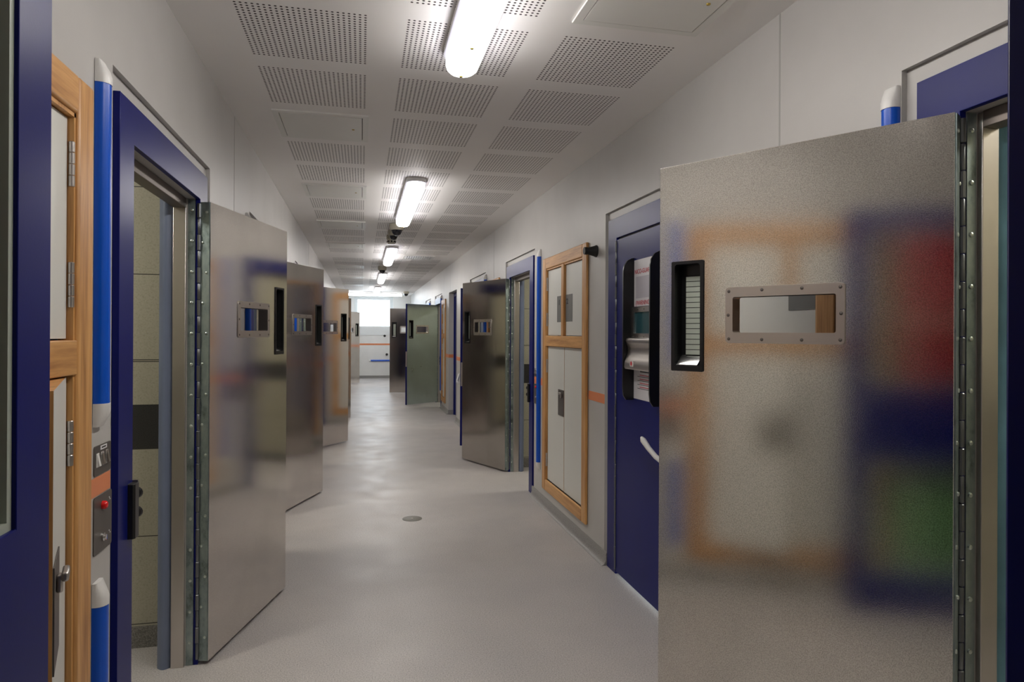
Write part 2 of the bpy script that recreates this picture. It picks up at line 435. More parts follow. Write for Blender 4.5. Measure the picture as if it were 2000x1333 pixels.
# alcove inner doorway
mb = MB(); y0, y1 = ALC
for a in ((y0, y0+.07), (y1-.07, y1)): mb.box((XR+.085, a[0]+.001, .0), (XR+.129, a[1]-.001, 2.15))
mb.box((XR+.085, y0+.07, 2.08), (XR+.129, y1-.07, 2.15))
d2 = struct('door_1', mb, m_blue, bevel=.002)
struct('door_leaf', MB().box((XR+.10, y0+.072, .01), (XR+.1295, y1-.072, 2.078)), m_blue, d2)

# cells behind the walls
def cell(side, p, y1, k):
    X, sg = (XL-WT, -1) if side == 'L' else (XR+WT, 1)
    y0 = max(y1-2.05, .25 if side == 'R' else y1-2.05); X2 = X+sg*2.0
    mb = MB()
    def q(*pts): mb.face([(x, y, z) for x, y, z in pts])
    H = 2.62
    q((X, y1, 0), (X2, y1, 0), (X2, y1, H), (X, y1, H)); q((X, y0, 0), (X2, y0, 0), (X2, y0, H), (X, y0, H)); q((X2, y0, 0), (X2, y1, 0), (X2, y1, H), (X2, y0, H))
    mb.face([(X, y0, H), (X2, y0, H), (X2, y1, H), (X, y1, H)])
    # corridor side of the cell
    a, b = p-OPEN_W-.002, p+.002
    for ya, yb, za in ((y0, a, 0), (b, y1, 0), (a, b, OPEN_H)): mb.face([(X, ya, za), (X, yb, za), (X, yb, H), (X, ya, H)])
    struct('wall_cell_%s' % ('left' if side == 'L' else 'right'), mb, m_tile, smooth=False)
    f = emp = empty('cell_ceiling_light', ((X+X2)/2, (y0+y1)/2, H-.05))
    tag(emp, 'square ceiling light in the tiled cell by the %s' % k, 'ceiling light', 'cell ceiling lights')
    c = emp.location
    obj('housing', MB().box((c.x-.2, c.y-.2, H-.02), (c.x+.2, c.y+.2, H-.001)), m_whitep, emp)
    obj('diffuser', MB().box((c.x-.18, c.y-.18, H-.05), (c.x+.18, c.y+.18, H-.02)), m_cell, emp, bevel=.006)
cell('L', pinsL[0], 3.36, 'nearest open door on the left'); cell('R', pinsR[0], 1.60, 'large open door on the right')
cell('R', pinsR[2], pinsR[2]+.2, 'second open door on the right')
cell('L', pinsL[1], pinsL[1]+.2, 'second open door on the left')
cell('L', pinsL[2], pinsL[2]+.2, 'third open door on the left')
cell('L', pinsL[3], pinsL[3]+.2, 'fourth open door on the left')
cell('L', pinsL[4], pinsL[4]+.2, 'farthest open door on the left')
cell('R', pinsR[3], pinsR[3]+.2, 'slightly open navy door on the right')
cell('R', pinsR[4], pinsR[4]+.2, 'green grey door on the right')
cell('R', pinsR[5], pinsR[5]+.2, 'farthest door on the right')

# ------------------------------------------------------------------ ceiling fittings
def tube_light(y0, y1, label):
    e = tag(empty('tube_light', (.402, (y0+y1)/2, 2.53)), label, 'ceiling light', 'row of enclosed tube lights')
    mb = MB(); mb.rings([stadium(.402, y0, y1, .074, ZC), stadium(.402, y0, y1, .078, ZC-.006), stadium(.402, y0, y1, .078, ZC-.030), stadium(.402, y0, y1, .070, ZC-.034)])
    obj('housing', mb, m_whitep, e)
    mb = MB(); mb.rings([stadium(.402, y0+.006, y1-.006, .068, ZC-.033), stadium(.402, y0+.006, y1-.006, .068, ZC-.066), stadium(.402, y0+.010, y1-.010, .062, ZC-.086), stadium(.402, y0+.022, y1-.022, .046, ZC-.098), stadium(.402, y0+.04, y1-.04, .022, ZC-.102)])
    mb.m = [1 if max(abs(mb.v[k][2]-mb.v[f[0]][2]) for k in f) > .025 else 0 for f in mb.f]
    obj('diffuser', mb, [m_tube, m_tubeside], e)
    for yy in (y1-.045, y1-.33):
        obj('screw', MB().lathe((.402, yy, ZC-.100), (.402, yy, ZC-.106), [(0, .008), (.7, .008), (1, .004)], 12), m_brass, e)
for a, t in ((2.845, 'enclosed white tube light nearest the camera on the ceiling'), (6.99, 'second lit tube light along the corridor ceiling, before two dome cameras'),
             (11.15, 'third lit tube light along the ceiling, beside the air vent'), (15.3, 'fourth lit tube light, small, beyond the far dome camera'), (19.4, 'farthest lit tube light of the row, just before the window')):
    tube_light(a-1.88, a, t)
e = tag(empty('batten_light', (.40, 20.3, 2.53)), 'long bright batten light lying crosswise above the end window', 'ceiling light')
obj('housing', MB().box((-.42, 20.26, ZC-.042), (1.17, 20.36, ZC-.012)), m_whitep, e, bevel=.004)
mb = MB(); mb.prism([(20.262, ZC-.042), (20.266, ZC-.085), (20.285, ZC-.104), (20.335, ZC-.104), (20.354, ZC-.085), (20.358, ZC-.042)], 0, -.42, 1.17); obj('diffuser', mb, m_tubecool, e)
for x in (-.42, 1.17): obj('end_cap', MB().box((x-.012, 20.258, ZC-.107), (x+.012, 20.362, ZC-.012)), m_whitep, e, bevel=.003)

def access(x0, x1, y0, y1, label):
    e = tag(empty('access_panel', ((x0+x1)/2, (y0+y1)/2, ZC-.008)), label, 'access panel', 'ceiling access panels')
    mb = MB(); t = .032
    field(mb, [x0, x1, x0+t, x1-t], [y0, y1, y0+t, y1-t], lambda u, v: None if x0+t < u < x1-t and y0+t < v < y1-t else 0, lambda u, d, v: (u, v, ZC-.008+d), back=.008)
    obj('frame', mb, m_access, e, smooth=False)
    obj('backing', MB().box((x0+t-.001, y0+t-.001, ZC-.002), (x1-t+.001, y1-t+.001, ZC-.0005)), m_gap, e)
    g = .004; obj('lid', MB().box((x0+t+g, y0+t+g, ZC-.009), (x1-t-g, y1-t-g, ZC-.0025)), m_access, e)
    obj('lock', MB().lathe((x1-.085, (y0+y1)/2, ZC-.009), (x1-.085, (y0+y1)/2, ZC-.012), [(0, .008), (1, .007)], 12), m_brass, e)
names = ['nearest square access panel on the left side of the ceiling', 'second access panel along the left side of the ceiling', 'third access panel along the left side of the ceiling', 'fourth access panel along the left side of the ceiling',
         'fifth access panel on the left, past the blank ceiling strip', 'sixth access panel on the left, glinting in window light', 'seventh access panel on the left, glinting near the far end', 'farthest access panel on the left, near the end window']
for k, t in zip((2, 5, 8, 11, 16, 20, 24, 28), names):
    y = RY0+RP*k; access(CX0-.012, .030, y-.012, y+.49, t)
access(.771, 1.281, 1.915, 2.425, 'large access panel in the right side of the ceiling above the big steel door')

def dome(x, y, r, label, cat='security camera'):
    e = tag(empty('dome_camera', (x, y, ZC-.12)), label, cat)
    obj('base', MB().lathe((x, y, ZC), (x, y, ZC-.07), [(0, r*.92), (.1, r), (.7, r), (1, r*.9)], 28), m_cream, e)
    prof = [(0, r*.82)]+[(math.sin(a), r*.74*math.cos(a)) for a in (0, .25, .5, .75, 1.0, 1.25, 1.45, 1.55)]
    obj('dome', MB().lathe((x, y, ZC-.07), (x, y, ZC-.07-r*.78), prof, 28), m_lens, e)
dome(.365, 7.40, .078, 'nearer of two dome cameras hanging behind the second tube light')
dome(.350, 7.84, .062, 'second dome camera, half hidden behind the nearer dome camera')
dome(.350, 12.25, .075, 'small dome camera on the ceiling between third and fourth tube lights')
dome(1.24, 19.6, .085, 'far dome camera on the ceiling by the right wall near the end')
e = tag(empty('smoke_detector', (.345, 8.28, ZC-.105)), 'cream smoke detector with dark slots behind the dome cameras', 'smoke detector')
obj('body', MB().lathe((.345, 8.28, ZC), (.345, 8.28, ZC-.105), [(0, .060), (.5, .060), (.6, .052), (1, .042)], 24), m_cream, e)
for k in range(8):
    a = 2*PI*k/8; c, s = math.cos(a)*.047, math.sin(a)*.047
    obj('slot', MB().cyl((.345+c, 8.28+s, ZC-.090), (.345+c, 8.28+s, ZC-.070), .009, n=8), m_black, e)
e = tag(empty('air_vent', (.86, 10.58, ZC-.012)), 'square slatted air vent in the ceiling right of third tube light', 'air vent')
x0, x1, y0, y1 = .62, 1.10, 10.38, 10.82
mb = MB(); field(mb, [x0, x1, x0+.03, x1-.03], [y0, y1, y0+.03, y1-.03], lambda u, v: None if x0+.03 < u < x1-.03 and y0+.03 < v < y1-.03 else 0, lambda u, d, v: (u, v, ZC-.010+d), back=.010)
obj('frame', mb, m_whitep, e, smooth=False); obj('backing', MB().box((x0+.029, y0+.029, ZC-.002), (x1-.029, y1-.029, ZC-.0005)), m_gap, e)
for k in range(12):
    x = x0+.045+k*(x1-x0-.09)/11; mb = MB(); mb.prism([(x-.012, ZC-.003), (x-.010, ZC-.003), (x+.010, ZC-.016), (x+.008, ZC-.016)], 1, y0+.03, y1-.03); 
    mb.v = [(p[0], p[1], p[2]) for p in mb.v]; obj('slat', mb, m_whitep, e)
e = tag(empty('floor_drain', (.388, 5.25, 0)), 'round grey drain cover set in the corridor floor', 'drain cover')
obj('cover', MB().lathe((.388, 5.25, -.004), (.388, 5.25, .0025), [(0, .076), (.8, .076), (1, .073)], 32), mat('drain_grey', (.19, .18, .16), .5), e)
obj('centre_screw', MB().lathe((.388, 5.25, .002), (.388, 5.25, .004), [(0, .008), (1, .007)], 12), m_brush, e)

# ------------------------------------------------------------------ cell doors
LL, LT, LZ0, LZ1 = .858, .045, .016, 2.013
SX0, SX1, SZ0, SZ1 = .693, .810, 1.326, 1.690      # vision slot
HX0, HX1, HZ0, HZ1 = .262, .617, 1.421, 1.596      # hatch plate
OX0, OX1, OZ0, OZ1 = .286, .593, 1.454, 1.565      # hatch hole
def make_leaf(m, steel, edge=m_zinc, zincstrip=True):
    """leaf with its parts, local frame: x along leaf from the hinge, y through it (m=+1 right wall, -1 left)."""
    root = empty('cell_door')
    P = lambda mb: (mb if m > 0 else mb.mirror())
    # leaf slab; front (inner) face at y=LT
    mb = MB()
    def dep(u, z):
        if OX0 < u < OX1 and OZ0 < z < OZ1: return None
        if SX0+.004 < u < SX1-.004 and SZ0+.004 < z < SZ1-.004: return None
        return 0
    field(mb, [.004, LL, OX0, OX1, SX0+.004, SX1-.004], [LZ0, LZ1, OZ0, OZ1, SZ0+.004, SZ1-.004], dep, lambda u, d, z: (u, LT-d, z), back=LT, mfront=0, mside=1, mback=2)
    for i, f in enumerate(mb.f):
        xs = [mb.v[k][0] for k in f]
        if mb.m[i] == 1 and min(xs) > LL-.001: mb.m[i] = 2
        if mb.m[i] == 1 and max(xs) < .005: mb.m[i] = 3
    obj('leaf', P(mb), [steel, m_brush, m_blue, edge], root, local=True, smooth=False, bevel=.0015)
    # folded steel flange along the hinge edge with screws
    mb = MB(); mb.box((.0005, .002, LZ0+.002), (.0042, LT-.003, LZ1-.002)); st = obj('hinge_flange', P(mb), edge, root, local=True)
    for k in range(15):
        z = .12+k*.132; y = LT*.30 if k % 2 else LT*.68
        mb = MB().lathe((.0008, y, z), (-.0035, y, z), [(0, .0062), (.6, .0055), (1, .002)], 10); obj('screw', P(mb), m_screw, st, local=True)
    mb = MB(); zz = LZ0+.01
    k = 0
    while zz < LZ1-.02:
        L = .071; z1 = min(zz+L, LZ1-.005); r = .0085 if k % 2 else .0070
        mb.lathe((-.003, -.001, zz), (-.003, -.001, z1-.0025), [(0, r*.8), (.03, r), (.97, r), (1, r*.8)], 10); zz = z1; k += 1
    obj('hinge_knuckles', P(mb), m_knuckle, root, local=True)
    # hatch frame plate + lining
    mb = MB(); o = rrect(HX0, HX1, HZ0, HZ1, .012); i_ = rrect(OX0, OX1, OZ0, OZ1, .006)
    y0, y1 = LT+.0002, LT+.0045
    mb.rings([[(u, y0, z) for u, z in o], [(u, y1-.001, z) for u, z in o], [(u*.996+.004*(HX0+HX1)/2, y1, z*.996+.004*(HZ0+HZ1)/2) for u, z in o], [(u, y1, z) for u, z in i_], [(u, y1-.002, z) for u, z in i_]], cap0=False, cap1=False)
    hf = obj('hatch_frame', P(mb), m_brush, root, local=True)
    for u, z in [(HX0+.012, HZ0+.013), (HX1-.012, HZ0+.013), (HX0+.012, HZ1-.013), (HX1-.012, HZ1-.013), (HX0+.010, (HZ0+HZ1)/2), (HX1-.010, (HZ0+HZ1)/2)]+[(x, z) for x in (HX0+.118, HX0+.237) for z in (HZ0+.012, HZ1-.012)]:
        mb = MB().lathe((u, y1-.001, z), (u, y1+.0012, z), [(0, .0055), (.6, .0052), (.7, .003), (1, .002)], 10); obj('screw', P(mb), m_plateg, hf, local=True)
    mb = MB(); mb.rings([[(u, y1-.002, z) for u, z in i_], [(u, -.001, z) for u, z in i_]], cap0=False, cap1=False)
    obj('hatch_lining', P(mb), m_brush, root, local=True)
    # vision slot
    mb = MB(); o = rrect(SX0, SX1, SZ0, SZ1, .005); i_ = rrect(SX0+.012, SX1-.012, SZ0+.018, SZ1-.010, .010)
    mb.rings([[(u, LT+.0002, z) for u, z in o], [(u, LT+.004, z) for u, z in o], [(u, LT+.004, z) for u, z in i_], [(u, .002, z) for u, z in i_]], cap0=False, cap1=True)
    vs = obj('vision_slot', P(mb), m_black, root, local=True)
    mb = MB(); mb.box((SX0+.030, .003, SZ0+.052), (SX1-.030, .0065, SZ1-.045)); obj('louvre_backing', P(mb), m_gap, vs, local=True)
    mb = MB(); nz = 15
    for k in range(nz):
        a = SZ0+.054+k*(SZ1-SZ0-.101)/nz; b = a+(SZ1-SZ0-.101)/nz-.0022; mb.box((SX0+.032, .006, a), (SX1-.032, .0085, b))
    obj('louvre', P(mb), m_louvre, vs, local=True)
    mb = MB(); mb.prism([(.004, SZ0+.052), (.004, SZ0+.020), (LT-.004, SZ0+.020), (LT-.006, SZ0+.024)], 0, SX0+.026, SX1-.016); obj('tray', P(mb), m_chrome, vs, local=True)
    mb = MB(); mb.box((SX0-.006, -.003, SZ0-.01), (SX1+.006, .0005, SZ1+.01)); obj('slot_cover', P(mb), m_black, root, local=True)
    # lock keep on the free edge
    mb = MB(); mb.box((LL-.001, .008, .77), (LL+.0022, LT-.008, 1.07)); obj('lock_plate', P(mb), m_brush, root, local=True)
    return root
def add_handle(root, m):
    mb = MB(); pts = [(.80, -.001, .80), (.80, -.035, .805), (.775, -.055, .815), (.70, -.065, .835), (.62, -.068, .865), (.56, -.070, .895), (.535, -.068, .905)]
    mb.tube(pts, [.012, .012, .013, .013, .014, .016, .008], 12)
    if m < 0: mb.mirror()
    obj('handle', mb, m_whitep, root, local=True)
def place_leaf(o, side, i, label):
    if side == 'R': o.location = (XR-.001, pinsR[i], 0); o.rotation_euler = (0, 0, math.radians(-90-anglR[i]))
    else: o.location = (XL+.001, pinsL[i], 0); o.rotation_euler = (0, 0, math.radians(-90+anglL[i]))
    tag(o, label, 'cell door', 'open and closed cell doors along the corridor')
big = make_leaf(1, m_grain); place_leaf(big, 'R', 0, 'largest steel cell door, wide open in the right foreground, coloured blurs reflected in it')
closed = make_leaf(1, m_steel); add_handle(closed, 1)
place_leaf(closed, 'R', 1, 'closed navy cell door in the right wall, black rails and paper notices on it')
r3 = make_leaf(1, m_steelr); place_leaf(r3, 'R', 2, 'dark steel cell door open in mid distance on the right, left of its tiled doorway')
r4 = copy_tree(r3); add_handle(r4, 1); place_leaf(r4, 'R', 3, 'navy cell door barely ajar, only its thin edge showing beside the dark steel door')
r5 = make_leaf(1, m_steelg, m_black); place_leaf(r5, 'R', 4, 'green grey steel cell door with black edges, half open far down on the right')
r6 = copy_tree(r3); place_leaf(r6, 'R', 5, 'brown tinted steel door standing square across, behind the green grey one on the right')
l1 = make_leaf(-1, m_steel); place_leaf(l1, 'L', 0, 'nearest open steel cell door on the left, pale green riveted hinge edge')
for i, t in ((1, 'second open steel cell door from the camera on the left side'), (2, 'third open steel door on the left, warm orange and white cupboard mirrored in it'),
             (3, 'fourth door on the left, only a dark sliver past the warm third door'), (4, 'farthest steel door on the left, narrow, in front of the bright window')):
    place_leaf(copy_tree(l1), 'L', i, t)

# equipment on the outside of the closed navy door (local frame of the leaf)
Y0 = -.0005
for x, nm in ((.262, 'guard_rail'), (.620, 'guard_rail')):
    mb = MB(); prof = [(Y0, 1.075), (-.045, 1.075), (-.062, 1.10), (-.066, 1.14), (-.066, 1.80), (-.060, 1.83), (-.040, 1.86), (-.018, 1.872), (Y0, 1.875)]
    mb.prism(prof, 0, x-.006, x+.006); g = obj(nm, mb, m_black, closed, local=True)
    for z in (1.12, 1.24, 1.37, 1.52, 1.68, 1.79):
        obj('screw', MB().lathe((x-.006, -.055, z), (x-.0095, -.055, z), [(0, .005), (1, .003)], 8), m_screw, g, local=True)
pp = obj('upper_notice', MB().box((.272, -.002, 1.60), (.604, Y0, 1.86)), m_paper, closed, local=True)
obj('printed_frame', MB().box((.298, -.0026, 1.645), (.58, -.0019, 1.765)), mat('paper_panel', (.52, .50, .56), .5), pp, local=True)
def leaf_text(name, body, size, x, z, m, parent):
    loc = Matrix.Translation((x, -.0032, z)) @ Matrix(((1, 0, 0), (0, 0, -1), (0, 1, 0))).to_4x4()
    cu = bpy.data.curves.new(name+'_curve', 'FONT'); cu.body = body; cu.size = size; cu.extrude = .0003; cu.align_x = 'CENTER'; cu.align_y = 'CENTER'
    t = bpy.data.objects.new(name+'_tmp', cu); COL.objects.link(t); bpy.context.view_layer.update()
    me = bpy.data.meshes.new_from_object(t.evaluated_get(bpy.context.evaluated_depsgraph_get())); bpy.data.objects.remove(t)
    me.transform(loc); me.materials.clear(); me.materials.append(m)
    o = bpy.data.objects.new(name, me); COL.objects.link(o); o.parent = parent; return o
leaf_text('lettering', 'NICO-GUARD CELL', .036, .44, 1.792, m_redink, pp); leaf_text('lettering', '(WARNING NICO', .036, .44, 1.618, m_redink, pp)
mb = MB(); y1 = -.016; o = rrect(.268, .614, 1.415, 1.597, .008); i_ = rrect(.296, .586, 1.450, 1.567, .004)
mb.rings([[(u, Y0, z) for u, z in o], [(u, y1, z) for u, z in o], [(u, y1, z) for u, z in i_], [(u, Y0, z) for u, z in i_]], cap0=False, cap1=False)
vf = obj('viewing_frame', mb, m_brush, closed, local=True)
obj('viewing_glass', MB().box((.29, -.008, 1.445), (.592, -.004, 1.57)), m_teal, vf, local=True)
for u in (.29, .36, .44, .52, .59):
    for z in (1.432, 1.582): obj('screw', MB().lathe((u, y1, z), (u, y1-.002, z), [(0, .004), (1, .003)], 8), m_plateg, vf, local=True)
prof = [(Y0, 1.425), (-.035, 1.427), (-.050, 1.421), (-.054, 1.410), (-.050, 1.395), (-.042, 1.375), (-.040, 1.355), (-.043, 1.335), (-.054, 1.310), (-.060, 1.29), (-.062, 1.262), (-.058, 1.252), (Y0, 1.25)]
cv = obj('hatch_flap', MB().prism(prof, 0, .276, .606), m_brush, closed, local=True, bevel=.001)
obj('warning_sticker', MB().box((.36, -.0635, 1.268), (.40, -.060, 1.302)), m_whitep, cv, local=True)
obj('red_symbol', MB().lathe((.38, -.0630, 1.285), (.38, -.0645, 1.285), [(0, .012), (1, .012)], 16), m_redink, cv, local=True)
pl = obj('lower_notice', MB().box((.272, -.002, 1.085), (.604, Y0, 1.249)), m_paper, closed, local=True)
obj('heading_line', MB().box((.36, -.0028, 1.236), (.58, -.0019, 1.243)), m_ink, pl, local=True)
for k in range(4):
    z = 1.222-k*.022
    obj('printed_line', MB().box((.355, -.0028, z-.004), (.585, -.0019, z)), m_redink, pl, local=True)
    obj('printed_line', MB().box((.325, -.0028, z-.012), (.56, -.0019, z-.009)), m_ink, pl, local=True)

# ------------------------------------------------------------------ cell door frames
def make_frame(m, jambc):
    root = empty('door_frame'); P = lambda mb: (mb if m > 0 else mb.mirror())
    a0, a1 = -.140, OPEN_W+STILE; o0, o1 = -.002, OPEN_W+.0
    mb = MB()
    prof = [(-.002, .017)]
    field(mb, [a0, a1, o0, o1+.002], [0, FRH, OPEN_H+.003], lambda u, z: None if o0 < u < o1+.002 and z < OPEN_H+.003 else 0, lambda u, d, z: (u, -.002+d, z), back=.0195)
    obj('architrave', P(mb), m_blue, root, local=True, bevel=.0015)
    # far (hinge) jamb: zinc strip, steel post, painted rounded return
    mb = MB(); mb.box((-.0018, .0178, .003), (.0012, .0465, OPEN_H)); zs_ = obj('fixed_hinge_strip', P(mb), m_zinc, root, local=True)
    for k in range(15):
        z = .10+k*.134; mb = MB().lathe((.001, .030, z), (.0065, .030, z), [(0, .0068), (.7, .006), (1, .003)], 10); obj('screw', P(mb), m_screw, zs_, local=True)
    def post(x0, x1, y0, y1): 
        return MB().box((x0, y0, 0), (x1, y1, OPEN_H))
    obj('jamb_post', P(post(-.0018, .014, .052, .104)), m_brush, root, local=True, bevel=.002)
    obj('jamb_post', P(post(OPEN_W-.014, OPEN_W+.0018, .052, .104)), m_brush, root, local=True, bevel=.002)
    mb = MB(); mb.box((.0142, .052, OPEN_H-.040), (OPEN_W-.0142, .104, OPEN_H+.003)); obj('head_rail', P(mb), m_shadesteel, root, local=True, bevel=.002)
    mb = MB(); pr = [(-.0018, .105)]+[(-.0018+.020*math.sin(PI*k/8), .105+.055*(k/8)) for k in range(1, 8)]+[(-.0018, .160)]
    mb.rings([[(x, y, z) for x, y in pr] for z in (0, OPEN_H)]); obj('painted_return', P(mb), jambc, root, local=True)
    # near jamb lock keep
    mb = MB(); mb.prism([(.866, -.018), (.870, -.022), (.902, -.022), (.908, -.016), (.908, .016), (.866, .016)], 2, .818, .985)
    kp = obj('lock_keep', P(mb), m_black, root, local=True, bevel=.002)
    mb = MB(); mb.box((.8605, -.018, .815), (.8658, .015, .99)); obj('strike_edge', P(mb), m_brush, kp, local=True)
    for z in (.945, .885):
        mb = MB().lathe((.8605, -.006, z), (.826, -.006, z), [(0, .008), (.25, .008), (.40, .016), (.65, .0185), (.90, .013), (1, .003)], 14); obj('knob', P(mb), m_black, kp, local=True)
    return root
m_wornblue = paint('worn_light_blue_paint', (.14, .30, .36), .4, .5)
frR = make_frame(1, m_wornblue); frL = make_frame(-1, m_jamb); frR3 = make_frame(1, m_jamb)
lab = {'R': ['navy door frame behind the large open steel door in right foreground', 'navy frame around the closed navy door with paper notices', 'navy frame of the tiled doorway in mid distance on the right, beside a blue strip', 'navy frame around the barely ajar door on the right', 'frame over the green grey door far on the right', 'farthest door frame on the right, near the end wall'],
       'L': ['navy door frame nearest the camera on the left wall', 'frame hidden behind the nearest open steel door on the left', 'frame hidden behind the second open steel door on the left', 'frame hidden behind the third open steel door on the left', 'farthest door frame on the left, near the window']}
for side, pins in (('R', pinsR), ('L', pinsL)):
    for i, p in enumerate(pins):
        if side == 'R': o = frR if i == 0 else (frR3 if i == 2 else copy_tree(frR3))
        else: o = frL if i == 0 else copy_tree(frL)
        o.location = (XR if side == 'R' else XL, p, 0); o.rotation_euler = (0, 0, -PI/2); tag(o, lab[side][i], 'door frame', 'navy cell door frames')
for o in [x for x in closed.children]: pass

# ------------------------------------------------------------------ wall helpers in world space
def W(side): return (XL, 1) if side == 'L' else (XR, -1)
def wbox(mb, side, y0, y1, z0, z1, o0, o1, mi=0):
    X, s = W(side); return mb.box((X+s*o0, y0, z0), (X+s*o1, y1, z1), mi)

# cupboards
def cupboard(side, y0, y1, label, single=False, ajar=False, digits=None, plate_side=None):
    X, s = W(side); e = tag(empty('wall_cupboard', (X, (y0+y1)/2, CZ0)), label, 'cupboard', 'oak framed service cupboards')
    t = .092; fo = .020
    def beam(ya, yb, za, zb, mt, nm='frame_member', lab_=None):
        mb = MB(); wbox(mb, side, ya, yb, za, zb, .0005, fo); return obj(nm, mb, mt, e, bevel=.007)
    beam(y0, y0+t, CZ0, CZ1, m_oakv, 'frame_stile'); beam(y1-t, y1, CZ0, CZ1, m_oakv, 'frame_stile')
    beam(y0+t, y1-t, CZ1-t, CZ1, m_oakh, 'frame_rail'); beam(y0+t, y1-t, CZ0, CZ0+t, m_oakh, 'frame_rail')
    mb = MB(); wbox(mb, side, y0+t, y1-t, 1.343, 1.427, -.012, .018); obj('middle_rail', mb, m_oakh, e, bevel=.003)
    mb = MB(); wbox(mb, side, y0+t-.001, y0+t+.010, CZ0+t, CZ1-t, -.02, .012); wbox(mb, side, y1-t-.010, y1-t+.001, CZ0+t, CZ1-t, -.02, .012); wbox(mb, side, y0+t, y1-t, CZ1-t-.010, CZ1-t+.001, -.02, .012); obj('inner_lipping', mb, m_oakv, e)
    mb = MB(); wbox(mb, side, y0+.05, y1-.05, CZ0+.05, CZ1-.05, -.128, -.10); obj('back_panel', mb, m_gap, e)
    ym = (y0+y1)/2; ia, ib = y0+t+.013, y1-t-.013
    if not single:
        mb = MB(); wbox(mb, side, ym-.030, ym+.030, 1.427, CZ1-t, -.012, .018); obj('mullion', mb, m_oakv, e, bevel=.003)
        ups = [(ia, ym-.034, 'n'), (ym+.034, ib, 'f')]; los = [(ia, ym-.004, 'n'), (ym+.004, ib, 'f')]
    else: ups = [(ia, ib, 'f')]; los = [(ia, ib, 'f')]
    def hinge(par, yy, zc, tr=None):
        mb = MB(); hx = X+s*.006
        for k in range(4):
            z = zc-.055+k*.0275; mb.lathe((hx, yy, z), (hx, yy, z+.0265), [(0, .0062), (.05, .0072), (.95, .0072), (1, .0062)], 12)
        if tr: mb.v = [tuple(tr @ Vector(p)) for p in mb.v]
        return obj('hinge', mb, m_brush, par)
    for (za, zb, lst, up) in ((1.431, CZ1-t-.013, ups, True), (CZ0+t+.004, 1.339, los, False)):
        for (a, b, hs) in lst:
            tr = None
            if ajar and not up and hs == 'f':
                hp = Vector((X-s*.0, b+.004, 0)); ang = math.radians(18.5)*(1 if side == 'L' else -1)
                tr = Matrix.Translation(hp) @ Matrix.Rotation(ang, 4, 'Z') @ Matrix.Translation(-hp)
            mb = MB(); wbox(mb, side, a, b, za, zb, -.030, -.002, 0)
            i0 = len(mb.f)
            for k in range(6):
                if k not in ((3 if side == 'L' else 5), (5 if side == 'L' else 3)): mb.m[i0-6+k] = 1
            if tr: mb.v = [tuple(tr @ Vector(p)) for p in mb.v]
            d = obj('cupboard_door', mb, [m_cupdoor, m_oakv], e, smooth=False)
            hy = (a-.006) if hs == 'n' else (b+.006)
            for zc in ((za+.13, zb-.11) if up else (za+.16, zb-.16)): hinge(d, hy, zc, None)
            # plates
            fy = b if hs == 'n' else a
            if up and (digits or plate_side):
                g = .16; pa, pb = (b-g, b) if hs == 'n' else (a, a+g)
                mb = MB(); wbox(mb, side, pa, pb, 1.535, 1.738, -.0015, .0005)
                pt = obj('number_plate', mb, m_greyplate, d)
                if digits:
                    ch = digits[0] if hs == 'f' else digits[1]
                    Rm = Matrix(((0, 0, s), (s, 0, 0), (0, 1, 0))).to_4x4() if side == 'L' else Matrix(((0, 0, -1), (-1, 0, 0), (0, 1, 0))).to_4x4()
                    # 'digit' sits near the free edge side of the plate
                    yy = (pa+.100) if hs == 'f' else (pb-.042)
                    text_mesh('digit', ch, .056, m_ink, pt, Matrix.Translation((X+s*.0012, yy, 1.686)) @ Rm @ Matrix.Diagonal((1.6, 1, 1, 1)))
            if (not up) and (hs == 'f'):
                pa, pb = a+.002, a+.150
                mb = MB(); wbox(mb, side, pa, pb, .812, 1.012, -.0015, .0010)
                mb2 = MB(); yy = (a+.055); wbox(mb2, side, yy-.010, yy+.010, .950, .985, .001, .012); wbox(mb2, side, yy-.026, yy+.026, .975, .993, .010, .022)
                if tr:
                    for q in (mb, mb2): q.v = [tuple(tr @ Vector(p)) for p in q.v]
                lp = obj('lock_plate', mb, m_plateg, d); obj('turn_handle', mb2, m_brush, lp, bevel=.004)
                if ajar:
                    mb = MB(); wbox(mb, side, a-.0012, a+.0002, .85, 1.13, -.026, -.010); mb.v = [tuple(tr @ Vector(p)) for p in mb.v]; obj('edge_lock', mb, m_black, d)
    return e
cupboard('L', .81, 1.906, 'oak framed cupboard behind the navy glazed door on the left, lower door ajar', ajar=True)
cupboard('R', 4.312, 5.432, 'oak framed cupboard on the right wall, plates numbered 1 and 2', digits=('1', '2'))
cupboard('R', 1.87, 2.72, 'oak and white cupboard glimpsed through the hatch of the large steel door', single=True, plate_side=1)
cupboard('R', 7.30, 8.02, 'oak framed cupboard whose top corner shows above the dark steel door on the right', digits=None)
cupboard('R', 9.50, 10.22, 'oak framed cupboard mirrored in the third open steel door on the left')
cupboard('R', 12.20, 12.80, 'narrow oak framed cupboard far along the right wall, past the alcove doorway', single=True)

